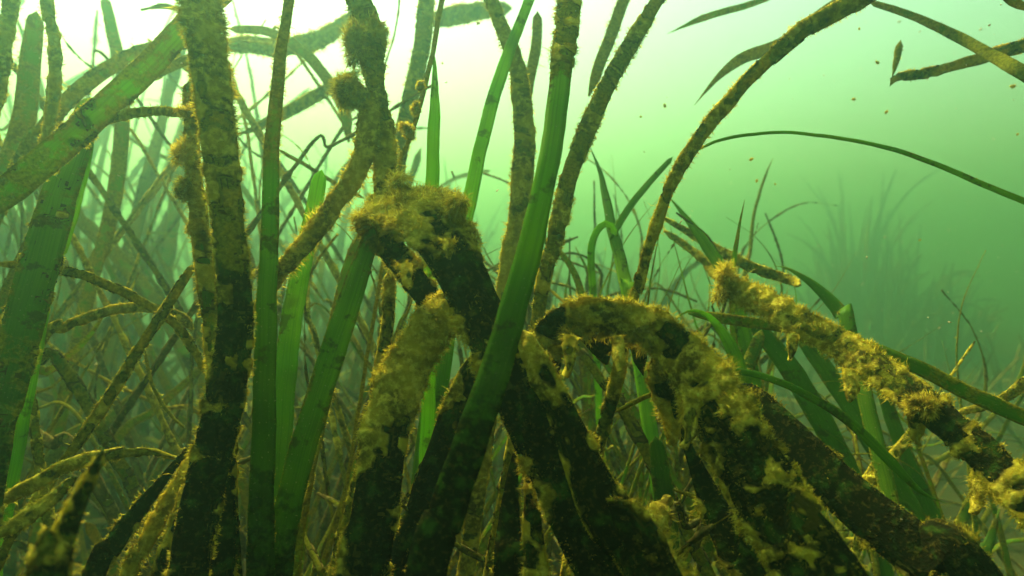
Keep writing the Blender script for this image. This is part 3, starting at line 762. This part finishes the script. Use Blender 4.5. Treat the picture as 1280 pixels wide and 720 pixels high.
# ---- right of centre and top right
blade('long fuzzy yellow stem arching up right to the top edge',
      [(788, 392, 8), (796, 366, 9), (808, 320, 10), (826, 264, 11), (848, 212, 12), (880, 164, 14), (918, 120, 15), (960, 76, 17), (1010, 34, 19), (1066, 4, 20)], (0.54, 0.50), out=0.12, film=0.75, fresh_lit=0.7, alg=[(0, 0.6), (0.6, 0.48), (1, 0.3)], crust=0.0013, dens=80, flen=0.0032)
blade('wire-thin stalk arcing from the fuzzy yellow stem to the right edge',
      [(868, 190, 3), (900, 176, 4), (944, 168, 4), (1000, 167, 4), (1076, 177, 5), (1150, 199, 6), (1220, 227, 7), (1290, 256, 8), (1430, 320, 9)], (0.56, 0.44), root=False, out=0.12, film=0.25, fresh_lit=0.5, alg=0.2, dens=40, flen=0.002)
blade('hazy smooth blade running down right through the top right corner',
      [(1620, 330, 16), (1440, 190, 18), (1290, 98, 17), (1240, 68, 14), (1190, 42, 12), (1140, 20, 9), (1086, 3, 7)], (0.60, 0.60, 0.62, 0.66, 0.70, 0.72, 0.74), root=False, film=0.6, fresh_lit=0.3, alg=0.2, dens=40, flen=0.002)
blade('furry forked twig pointing left in the top right',
      [(1620, -30, 16), (1440, 12, 16), (1290, 54, 15), (1240, 68, 14), (1196, 82, 13), (1156, 92, 11), (1122, 96, 9), (1112, 108, 6)], (0.70, 0.70, 0.72, 0.73, 0.75, 0.76, 0.77, 0.78), root=False, film=0.8, alg=0.45, crust=0.0014, dens=60, flen=0.003, fray=0.3)
blade('short frayed stub standing on the end of the forked twig',
      [(1116, 96, 6), (1120, 78, 7), (1124, 60, 9), (1126, 50, 7)], (0.78, 0.79), root=False, film=0.8, alg=0.5, dens=60, flen=0.002, fray=0.4)
blade('dim slim blade tip pointing left near the top right of centre',
      [(976, -8, 7), (930, 8, 8), (880, 22, 8), (834, 42, 4)], (0.92, 0.96), root=False, film=0.5, fresh_lit=0.4, alg=0.15, dens=20, tip='point')
blade('dim drooping feathery blade behind the fuzzy yellow stem at top right',
      [(1056, -8, 16), (1010, 34, 18), (970, 58, 16), (930, 72, 14), (898, 96, 10), (868, 132, 5)], (0.86, 0.90), root=False, film=0.7, alg=0.35, dens=50, flen=0.004, tip='point')
blade('dark leaf corner dipping in at the top right corner',
      [(1292, 14, 14), (1270, 4, 12), (1250, -8, 8)], (0.5, 0.5), root=False, film=0.6, alg=0.3, dens=40)
blade('bright green hooked blade looping over at right of centre',
      [(742, 380, 9), (739, 340, 9), (740, 306, 9), (748, 285, 9), (761, 280, 9), (772, 296, 8)], (0.72, 0.74), film=0.1, fresh_lit=0.9, alg=0.1, dens=20)
blade('vivid lime blade with a dim bent tip right of the tall green one',
      [(790, 392, 18), (782, 356, 17), (774, 320, 15), (764, 284, 13), (758, 250, 11), (750, 214, 9), (736, 180, 5)], (0.72, 0.86), film=0.1, fresh_lit=[(0, 1.0), (0.5, 0.6), (1, 0.3)], alg=0.1, dens=20, tip='point')
blade('slim green blade rising to the fuzzy yellow stem',
      [(762, 300, 9), (784, 264, 9), (812, 228, 8), (842, 196, 6)], (0.78, 0.82), root=False, film=0.25, fresh_lit=0.5, alg=0.15, dens=20)
blade('green blade leaning left down to the shaggy brown club',
      [(930, 420, 18), (910, 350, 16), (886, 312, 15), (860, 276, 13), (834, 244, 8)], (0.70, 0.80), film=0.15, fresh_lit=0.7, alg=0.12, dens=20, tip='point')
blade('shaggy brown club-ended blade lying down to the right edge, black underneath',
      [(1480, 830, 44), (1390, 735, 46), (1300, 640, 46), (1244, 584, 44), (1190, 534, 42), (1140, 492, 38), (1090, 456, 34), (1040, 424, 31), (990, 398, 29), (944, 374, 26), (904, 354, 20)], (0.37, 0.39, 0.41, 0.435, 0.46, 0.49, 0.52, 0.55, 0.57, 0.60, 0.62), root=False, out=0.0,
      film=0.8, rot_shade=[(0, 0.95), (0.48, 0.85), (0.58, 0.4), (1, 0.2)], alg=[(0, 0.40), (0.46, 0.38), (0.58, 0.58), (1, 0.74)], crust=0.0042, dens=105, flen=0.0045, edge=0.55, fray=0.2, top=0.3,
      tufts=[(904, 356, 14, 0.62), (1150, 505, 15, 0.48)])
blade('long smooth olive blade crossing under the shaggy club to the right edge',
      [(860, 392, 13), (920, 400, 14), (990, 410, 15), (1060, 426, 17), (1130, 452, 18), (1206, 488, 19), (1300, 530, 20), (1460, 600, 20), (1640, 660, 16)], (0.66, 0.635, 0.61, 0.58, 0.55, 0.525, 0.50, 0.48, 0.47), root=False, film=0.45, rot_shade=[(0, 0), (0.45, 0.2), (0.65, 0.5), (1, 0.5)], fresh_lit=0.4, alg=0.24, dens=60, flen=0.0025, edge=0.8)
blade('green blade arched over beside the shaggy club',
      [(1064, 424, 18), (1056, 400, 19), (1036, 374, 18), (1010, 350, 15), (986, 336, 10), (968, 332, 5)], (0.66, 0.74), film=0.3, fresh_lit=0.5, alg=0.15, dens=30, tip='point')
blade('furry pale branch joining the arched green blade from upper left',
      [(826, 270, 5), (864, 292, 7), (900, 314, 9), (940, 334, 11), (984, 348, 10), (1000, 356, 6)], (0.86, 0.74), root=False, film=0.85, alg=0.6, crust=0.002, dens=60, flen=0.004)
blade('dim twiggy branch sloping down to the shaggy club',
      [(830, 288, 6), (856, 306, 7), (880, 326, 8), (896, 350, 7)], (0.90, 0.84), root=False, film=0.8, alg=0.55, crust=0.002, dens=50, flen=0.004)
blade('bright curled green leaf arching just right of the shaggy arch',
      [(934, 520, 20), (926, 470, 19), (914, 436, 18), (896, 406, 15), (876, 390, 11), (856, 390, 9), (840, 404, 5)], (0.62, 0.64), film=0.15, rot_shade=[(0, 0.5), (0.3, 0.1), (1, 0)], fresh_lit=[(0, 0.3), (0.5, 0.6), (0.7, 1.0), (1, 0.4)], alg=0.15, dens=20, tip='point')
blade('olive stub crossing the curled green leaf',
      [(922, 500, 18), (932, 466, 17), (944, 436, 16), (952, 412, 12)], (0.66, 0.70), film=0.5, rot_shade=0.1, fresh_lit=0.3, alg=0.2, dens=30)
blade('thin green rib arcing out from behind the shaggy arch towards lower right',
      [(884, 468, 7), (924, 464, 8), (970, 476, 9), (1020, 500, 10), (1064, 530, 12), (1110, 574, 13), (1150, 614, 11), (1184, 630, 3)], (0.56, 0.52), root=False, film=0.2, fresh_lit=0.4, alg=0.12, dens=30, flen=0.002, tip='point')
blade('broad hazy green blade sloping down right under the olive one, inner of the pair',
      [(1072, 618, 22), (1048, 566, 26), (1018, 510, 28), (988, 462, 26), (962, 428, 22), (938, 396, 18)], (0.72, 0.76), film=0.2, fresh_lit=0.3, alg=0.1, dens=20)
blade('hazy green blade sloping down right under the olive one, outer of the pair',
      [(1156, 678, 22), (1122, 610, 24), (1086, 546, 24), (1048, 486, 22), (1016, 440, 20), (988, 402, 16)], (0.74, 0.80), film=0.25, fresh_lit=0.3, alg=0.1, dens=20)
blade('second outer hazy green blade ending on the seabed at lower right',
      [(1182, 684, 18), (1158, 628, 19), (1136, 576, 18), (1116, 528, 16), (1104, 488, 15), (1092, 446, 12)], (0.76, 0.80), film=0.3, fresh_lit=0.3, alg=0.15, dens=20)
blade('forked fuzzy twig curling above the dark diagonal blade',
      [(1082, 632, 8), (1092, 602, 9), (1108, 580, 9), (1128, 556, 8), (1142, 546, 5)], (0.60, 0.62), film=0.85, alg=0.6, crust=0.0016, dens=60)
blade('slim dark stub leaning right at the lower right',
      [(1194, 682, 11), (1204, 648, 12), (1216, 620, 10), (1230, 598, 6)], (0.76, 0.78), film=0.5, rot_shade=0.3, fresh_lit=0.2, alg=0.3, dens=40)
blade('wide dark green stub at the lower right below the shaggy club',
      [(1226, 708, 24), (1236, 680, 25), (1246, 650, 22), (1250, 636, 12)], (0.74, 0.76), film=0.3, rot_shade=0.2, fresh_lit=0.3, alg=0.25, dens=40, tip='point')
blade('fuzzy twig curving up to the right edge above the smooth olive blade',
      [(1196, 516, 6), (1230, 508, 7), (1258, 496, 9), (1290, 470, 11)], (0.66, 0.62), root=False, film=0.85, alg=0.6, crust=0.0018, dens=60)
blade('black ragged curtain drooping at the left foot of the shaggy arch',
      [(700, 404, 30), (692, 430, 36), (688, 460, 28), (694, 492, 10)], (0.50, 0.52), root=False, ends=False, rot_shade=1.0, film=0.3, fresh_lit=0.0, alg=[(0, 0.7), (0.3, 0.3), (1, 0.25)], crust=0.003, dens=60, fray=0.5, tip='point')
blade('short black rag hanging from the right limb of the shaggy arch',
      [(798, 410, 18), (796, 430, 20), (800, 452, 16), (804, 470, 6)], (0.505, 0.51), root=False, ends=False, rot_shade=1.0, film=0.3, fresh_lit=0.0, alg=0.3, crust=0.002, dens=60, fray=0.5, tip='point')
blade('rust-tinged shaggy fringe under the right limb of the shaggy arch',
      [(832, 436, 26), (828, 468, 30), (834, 500, 28), (842, 530, 16), (838, 556, 6)], (0.485, 0.49), root=False, ends=False, rot_shade=0.7, film=0.6, fresh_lit=0.0, alg=0.55, crust=0.005, dens=80, flen=0.006, fray=0.4, tip='point')
blade('matted brown fan lying low between the black blade and the arch',
      [(826, 730, 60), (812, 690, 50), (802, 664, 34), (822, 640, 18), (838, 622, 8)], (0.40, 0.44), root=False, ends=False, rot_shade=0.4, film=0.8, fresh_lit=0.0, alg=0.75, crust=0.006, dens=80, flen=0.006, fray=0.4, tip='point')
blade('dark green upright leaf in the hollow of the shaggy arch',
      [(836, 700, 26), (832, 640, 26), (826, 590, 24), (820, 545, 16)], (0.60, 0.62), film=0.3, rot_shade=0.3, fresh_lit=0.2, alg=0.2, dens=30)

# ---- shreds hanging from the big folded leaves
SHREDS = [(560, 300, 9, 24, 'middle of the folded crest'), (508, 330, 10, 30, 'back leg of the folded blade'), (868, 500, 16, 60, 'right limb of the shaggy arch'),
          (906, 566, 18, 64, 'lower right limb of the shaggy arch'), (772, 420, 10, 44, 'crown of the shaggy arch'), (716, 420, 12, 50, 'left shoulder of the shaggy arch'), (1140, 512, 14, 48, 'belly of the shaggy club-ended blade'),
          (1064, 462, 12, 40, 'upper underside of the shaggy club-ended blade'), (990, 416, 9, 34, 'thin part of the shaggy club-ended blade'), (700, 560, 12, 46, 'fuzzy edge of the broad black blade'),
          (1226, 590, 14, 52, 'dark right end of the shaggy club-ended blade')]
for i, (sx, sy, sw, sl, ph) in enumerate(SHREDS):
    a = 0.35 * math.sin(i * 2.3)
    zz = 0.43 if sx < 960 else 0.50
    if sx < 320: zz = 0.46
    blade('small matted shred hanging from the ' + ph, [(sx, sy, sw), (sx + a * sl * 0.3, sy + sl * 0.35, sw * 0.9), (sx + a * sl * 0.2, sy + sl * 0.7, sw * 0.6), (sx + a * sl * 0.7, sy + sl, sw * 0.25)], (zz, zz - 0.01),
          root=False, ends=False, film=0.7, rot_shade=0.5, fresh_lit=0.1, alg=0.62, crust=0.003, dens=90, flen=0.005, fray=0.5, tip='point', name='algae_shred', roll=(20 * math.sin(i), 40 * math.cos(i)))
# ================================================================== BACKGROUND PLANTS
def plant_proto(seed, n, hmin, hmax, wmin, wmax, furry, spread, bend, fresh_lit=0.35, mat=None, br=0.03, off=(0, 0, 0), fuzz=6):
    """list of (leaf mesh, fuzz mesh) growing from the origin"""
    rng = np.random.default_rng(seed); out = []
    for i in range(n):
        a = rng.uniform(0, 2 * math.pi); L = rng.uniform(hmin, hmax); w = rng.uniform(wmin, wmax)
        dr = np.array([math.cos(a), math.sin(a), 0.0]); lean = rng.uniform(0.1, 1.0) * spread; bd = rng.uniform(0.0, 1.0) ** 1.6 * bend
        rr = rng.random() ** 0.7; b = dr * rr * br + np.array(off); L = L if br < 0.1 else hmax * (1.0 - 0.62 * rr) * rng.uniform(0.8, 1.05); p = b + [0, 0, -0.02]; pts = []; ang = lean
        sw = rng.normal(0, 0.25)
        for k in range(8):
            s = k / 7
            pts.append(np.append(p, w * (0.8 + 0.2 * math.sin(math.pi * min(s * 1.2, 1))) * (1 if s < 0.85 else 0.8)))
            ang = lean + bd * s ** 2.2 * 2.6
            side = np.array([-dr[1], dr[0], 0]) * sw * s
            d = dr * math.sin(ang) + np.array([0, 0, math.cos(ang)]) + side * 0.5
            p = p + d / np.linalg.norm(d) * L / 7
        eye = np.array([math.cos(a + rng.normal(0, 0.9)), math.sin(a + rng.normal(0, 0.9)), 0]) * 6 + [0, 0, 0.5]
        rb = Ribbon(pts, (rng.uniform(-30, 30), rng.uniform(-50, 50)), 0.016, None, seed * 31 + i, 1.5, eye)
        fr = fresh_lit * rng.uniform(0.3, 1.8)
        fu = np.clip(furry * rng.uniform(0.4, 1.5), 0, 0.9)
        lm = leaf_mesh('leaf', rb, [(0, 0.5), (0.4, 0.3 + 0.5 * fu), (1, 0.5 + 0.5 * fu)], [(0, 0.5), (0.3, 0.1), (1, 0)], min(1, fr), ('round' if rng.random() < 0.4 else 'point') if br < 0.1 else 'long', 0.001)
        V, f3 = fuzz_arrays(rb, [(0, fu * 0.8), (1, fu)], fuzz, 0.009, rng, seed + i, 14, 0.5, 0.0013)
        ch = [(V, f3)]
        if fu > 0.3:
            V2, q2, _ = crust_arrays(rb, [(0, fu * 0.8), (1, fu)], 0.004, seed + i, 14, 0.010, 10)
            ch.append((V2, q2))
        fm = mesh_join('algae_fuzz', ch, mat or M_ALG)
        out.append((lm, fm))
    return out

def place_plant(proto, name, label, group, loc, rz, sc, cat='eelgrass'):
    e = bpy.data.objects.new(name, None); COL.objects.link(e)
    e.location = loc; e.rotation_euler = (0, 0, rz); e.scale = (sc, sc, sc); e.empty_display_size = 0.03
    tag(e, label, cat, group)
    for lm, fm in proto:
        l = obj('leaf', lm, e)
        if fm:
            f = obj('algae_fuzz', fm, l); f['kind'] = 'stuff'
    return e

TALL = [plant_proto(500 + i, 6, 0.75, 1.15, 0.014, 0.024, 0.35, 0.30, 0.75, 0.35, M_ALGD) for i in range(5)]
MIDH = [plant_proto(600 + i, 7, 0.45, 0.80, 0.012, 0.020, 0.40, 0.55, 0.8, 0.35, M_ALGD) for i in range(5)]
LOWP = [plant_proto(700 + i, 8, 0.22, 0.50, 0.009, 0.016, 0.55, 0.95, 1.0, 0.22, M_ALGD) for i in range(5)]

def scatter(protos, n, px, zr, sc, name, label, group, seed, hgt=0):
    rng = np.random.default_rng(seed)
    for i in range(n):
        z = zr[0] + (zr[1] - zr[0]) * ((i + rng.random()) / n)
        x = (rng.uniform(*px) - 640) / F * z
        s = sc[0] + (sc[1] - sc[0]) * np.clip(0.75 * (z - zr[0]) / (zr[1] - zr[0]) + rng.uniform(-0.1, 0.35), 0, 1)
        py = 360 - (hgt * s - CAMZ) / z * F
        lb = where_label(label, x / z * F + 640, py) if hgt else label
        place_plant(protos[i % len(protos)], name, lb, group, (x, z, 0.0), rng.uniform(0, 6.28), s)

scatter(TALL, 36, (-180, 400), (1.7, 7.0), (0.95, 1.75), 'tall_eelgrass_plant', 'tall hazy plant topping out', 'tall hazy plants at left', 1, 0.8)
scatter(TALL, 7, (-330, 420), (0.85, 1.5), (0.9, 1.3), 'tall_eelgrass_plant', 'tall mid-distance plant with leaves running', 'tall nearer plants at left', 11, 0.5)
scatter(TALL, 16, (400, 690), (2.2, 7.0), (0.75, 1.5), 'tall_eelgrass_plant', 'tall hazy plant topping out', 'tall hazy plants at centre', 2, 0.8)
scatter(MIDH, 26, (600, 900), (1.2, 4.6), (0.7, 1.3), 'eelgrass_plant', 'middling hazy plant topping out', 'middling hazy plants right of centre', 3, 0.5)
scatter(MIDH, 30, (-80, 640), (0.85, 1.9), (0.6, 1.05), 'eelgrass_plant', 'middling furry plant with its crown', 'middling plants low at left and centre', 4, 0.5)
scatter(LOWP, 34, (-60, 900), (0.6, 1.4), (0.6, 1.05), 'low_eelgrass_plant', 'low furry plant on the seabed', 'low furry plants on the seabed', 5, 0.2)
scatter(LOWP, 26, (860, 1400), (0.8, 2.6), (0.4, 0.8), 'low_eelgrass_plant', 'low dim plant on the open bed', 'low dim plants at lower right', 6, 0.2)
scatter(MIDH, 10, (-300, 900), (7.0, 9.0), (1.0, 1.6), 'eelgrass_plant', 'faint far eelgrass plant dissolving into the green water', 'faint far plants', 7)
MOUND = plant_proto(801, 90, 0.5, 1.15, 0.03, 0.06, 0.8, 0.07, 0.55, 0.12, M_ALGD, 0.24, fuzz=0.4)
MOUND += plant_proto(802, 70, 0.4, 0.78, 0.04, 0.08, 0.8, 0.20, 1.0, 0.12, M_ALGD, 0.40, (0.24, 0, 0), fuzz=0.4)
MOUND += plant_proto(803, 50, 0.3, 0.60, 0.04, 0.08, 0.8, 0.30, 1.1, 0.12, M_ALGD, 0.45, (0.05, -0.1, 0), fuzz=0.4)
place_plant(MOUND, 'eelgrass_mound', 'dim far-off peaked mound of eelgrass fading into the water at right', None, ((1072 - 640) / F * 4.3, 4.3, 0.0), 0.0, 1.30)
# the meadow goes on around and behind the camera
rng_a = np.random.default_rng(77)
for i in range(20):
    a = rng_a.uniform(58, 302); r_ = rng_a.uniform(1.2, 2.8)
    place_plant(TALL[i % 5], 'tall_eelgrass_plant', 'tall eelgrass plant of the meadow beside and behind the viewpoint', 'meadow around the viewpoint', (math.sin(R(a)) * r_, math.cos(R(a)) * r_, 0.0), rng_a.uniform(0, 6.28), rng_a.uniform(0.8, 1.15))

# ---- tangled thin stems in the middle distance
def tangle(n, px, py, zr, span, w, kind, group, seed, furry, fresh_lit=0.4, arch=0.5, name='eelgrass'):
    rng = np.random.default_rng(seed)
    for i in range(n):
        x, y = rng.uniform(*px), rng.uniform(*py); z = rng.uniform(*zr); L = rng.uniform(*span); a = rng.uniform(-1.25, 1.25)
        dx, dy = math.sin(a), -math.cos(a); c = rng.normal(0, arch); pts = []
        ww = rng.uniform(*w) * 0.55 / z
        for k in range(5):
            pts.append((x, y, ww * (1 - 0.12 * k)))
            x += dx * L / 4; y += dy * L / 4
            a += c * 0.5 + rng.normal(0, 0.08); dx, dy = math.sin(a), -math.cos(a)
        f = furry * rng.uniform(0.5, 1.3)
        head = ('broad' if ww * z / 0.6 > 17 else 'slim' if ww * z / 0.6 > 12 else 'thin') + ' ' + ('furry brown' if f > 0.5 else 'patchy' if f > 0.3 else 'smooth green') + ' ' + kind + ' '
        x0, y0, x1, y1 = pts[0][0], pts[0][1], pts[-1][0], pts[-1][1]
        head += 'bowed over' if abs(c) > 0.55 else 'leaning right' if x1 - x0 > 40 else 'leaning left' if x0 - x1 > 40 else 'upright'
        blade(where_label(head + ',', pts[3][0], pts[3][1]), pts, (z, z + rng.uniform(-0.1, 0.15)), film=0.4 + 0.5 * min(f, 0.9), rot_shade=rng.uniform(0, 0.35), fresh_lit=fresh_lit * rng.uniform(0.4, 1.6), alg=min(0.75, f), crust=0.0018 if f > 0.35 else 0.0,
              dens=26, flen=0.004, roll=(rng.uniform(-40, 40), rng.uniform(-40, 40)), tip='long' if rng.random() < 0.8 else 'point', name=name, group=group, amat=M_ALGD if rng.random() < 0.75 else None)
tangle(13, (0, 330), (430, 640), (0.62, 1.2), (120, 300), (11, 22), 'murky stem', 'tangled stems at lower left', 21, 0.55)
tangle(26, (390, 640), (400, 620), (0.66, 1.1), (120, 280), (8, 18), 'tangled stem', 'tangled stems at centre', 22, 0.5, 0.5, 0.35)
tangle(30, (660, 900), (420, 620), (0.62, 1.1), (100, 230), (9, 20), 'shaded stem', 'tangled stems behind the arch', 23, 0.4, 0.55, 0.5)
tangle(22, (620, 960), (330, 430), (0.9, 1.6), (90, 200), (9, 17), 'hazy twig', 'hazy twigs right of centre', 24, 0.6, 0.4, 0.6)
tangle(22, (-20, 420), (180, 420), (1.1, 2.0), (160, 340), (14, 26), 'dim blade', 'dim hazy blades at upper left', 25, 0.35, 0.4, 0.55)
tangle(16, (900, 1270), (560, 720), (0.7, 1.3), (120, 260), (10, 22), 'dim stem', 'dim stems at lower right', 26, 0.35, 0.35, 0.5)
tangle(18, (420, 1000), (640, 760), (0.46, 0.7), (120, 240), (16, 34), 'dark strip', 'dark strips at bottom centre', 27, 0.42, 0.15, 0.3)

tangle(16, (-20, 420), (60, 230), (0.8, 1.3), (110, 260), (7, 13), 'hanging strand', 'fuzzy strands crossing the bright upper left', 28, 0.75, 0.5, 0.6)
tangle(26, (640, 980), (400, 600), (0.66, 1.15), (130, 270), (10, 18), 'arching leaf', 'green leaves behind the arch', 29, 0.18, 0.75, 0.55)
tangle(18, (920, 1260), (540, 730), (0.7, 1.2), (140, 300), (10, 20), 'sweeping leaf', 'green leaves at lower right', 30, 0.2, 0.45, 0.5)
tangle(14, (0, 330), (480, 680), (0.75, 1.3), (160, 320), (14, 28), 'murky leaf', 'murky leaves at lower left', 31, 0.25, 0.35, 0.35)

# ================================================================== DRIFTING BITS
def lump_mesh(name, r, seed, stretch):
    V, q = core_arrays(np.zeros(3), r, seed, stretch, 7)
    rng = np.random.default_rng(seed)
    a = tuft_arrays(np.zeros(3), r, rng, seed, 40, r * 0.8, r * 0.12, stretch)
    return mesh_join(name, [(V, q), a], M_ALG)
FL = [(1074, 36, 2.2, 'beside the top right blades'), (1097, 78, 3.2, 'just left of the forked twig'), (1067, 124, 3.4, 'below and left of the forked twig'), (1108, 140, 3.0, 'straight below the forked twig'),
      (831, 132, 3.6, 'left of the fuzzy yellow stem'), (801, 146, 2.0, 'between the olive and yellow stems'), (939, 199, 3.6, 'below the wire-thin stalk'), (946, 226, 2.4, 'second below the wire-thin stalk'),
      (969, 230, 1.8, 'tiny, in open green water'), (1266, 108, 4.2, 'at the right edge below the forked twig'), (1272, 168, 2.4, 'at the right edge above the stalk'), (704, 78, 2.0, 'right of the tall green blade top'),
      (553, 79, 2.0, 'by the vivid green blade'), (1150, 300, 1.8, 'in open water before the far mound')]
for i, (x, y, r, where) in enumerate(FL):
    z = 0.40 + 0.03 * (i % 5)
    o = obj('drifting_flake', lump_mesh('drifting_flake', r * 0.72 * z / F, 40 + i, (1.5, 0.8, 0.9) if i % 2 else (0.8, 0.9, 1.3)), None, tuple(P(x, y, z)))
    o.rotation_euler = (0, i * 0.7, 0)
    tag(o, 'small brown drifting flake ' + where, 'debris', 'flakes drifting in the water')

def build_snow():
    rng = np.random.default_rng(9); n = 6500
    z = 0.22 + 2.2 * rng.random(n) ** 0.8
    x = rng.uniform(-200, 1480, n); y = rng.uniform(-100, 800, n)
    c = np.stack([(x - 640) / F * z, z, CAMZ - (y - 360) / F * z], 1)
    r = np.clip(0.00055 * rng.random(n) ** -0.45, 0, 0.0026) * (0.35 + 0.6 * z)
    d = nrm(rng.normal(0, 1, (n, 4, 3))) * r[:, None, None]
    V = (c[:, None] + d).reshape(-1, 3); k = np.arange(n)[:, None] * 4
    f3 = np.concatenate([k + [0, 1, 2], k + [0, 2, 3], k + [0, 3, 1], k + [1, 3, 2]], 1).reshape(-1, 3)
    ok = V[:, 2].reshape(-1, 4).min(1) > 0.05
    f3 = f3.reshape(n, 4, 3)[ok].reshape(-1, 3)
    o = obj('drifting_specks', mesh_join('drifting_specks', [(V, f3)], M_SPECK)); o['kind'] = 'stuff'
    o['label'] = 'fine pale specks drifting through the water'; o['category'] = 'specks'
build_snow()

def build_litter():
    rng = np.random.default_rng(12); ch = []
    for i in range(420):
        z = rng.uniform(0.3, 3.0); x = rng.uniform(-1.1, 1.1) * z * 1.1; L = rng.uniform(0.05, 0.22); a = rng.uniform(0, 6.28)
        d = np.array([math.cos(a), math.sin(a), 0])
        zz = 0.012 + rng.uniform(0, 0.03)
        s = np.linspace(0, 1, 6)[:, None]
        c = np.array([x, z, zz]) + d * s * L + np.array([-d[1], d[0], 0]) * (np.sin(s * 3) * L * rng.normal(0, 0.15)) + np.array([0, 0, 1]) * np.sin(s * math.pi) * rng.uniform(0, 0.03)
        w = np.array([-d[1], d[0], rng.normal(0, 0.5)]) * rng.uniform(0.003, 0.009)
        V = np.concatenate([c - w, c + w, c + w + [0, 0, 0.002], c - w + [0, 0, 0.002]])
        k = np.arange(5)[:, None]
        q = np.concatenate([k + np.array([0, 1, 7, 6]), k + np.array([6, 7, 13, 12]), k + np.array([12, 13, 19, 18]), k + np.array([18, 19, 1, 0])])
        ch.append((V, q))
    o = obj('leaf_litter', mesh_join('leaf_litter', ch, M_ALGD)); o['kind'] = 'stuff'
    o['label'] = 'dead leaf scraps littering the dark seabed'; o['category'] = 'litter'
build_litter()
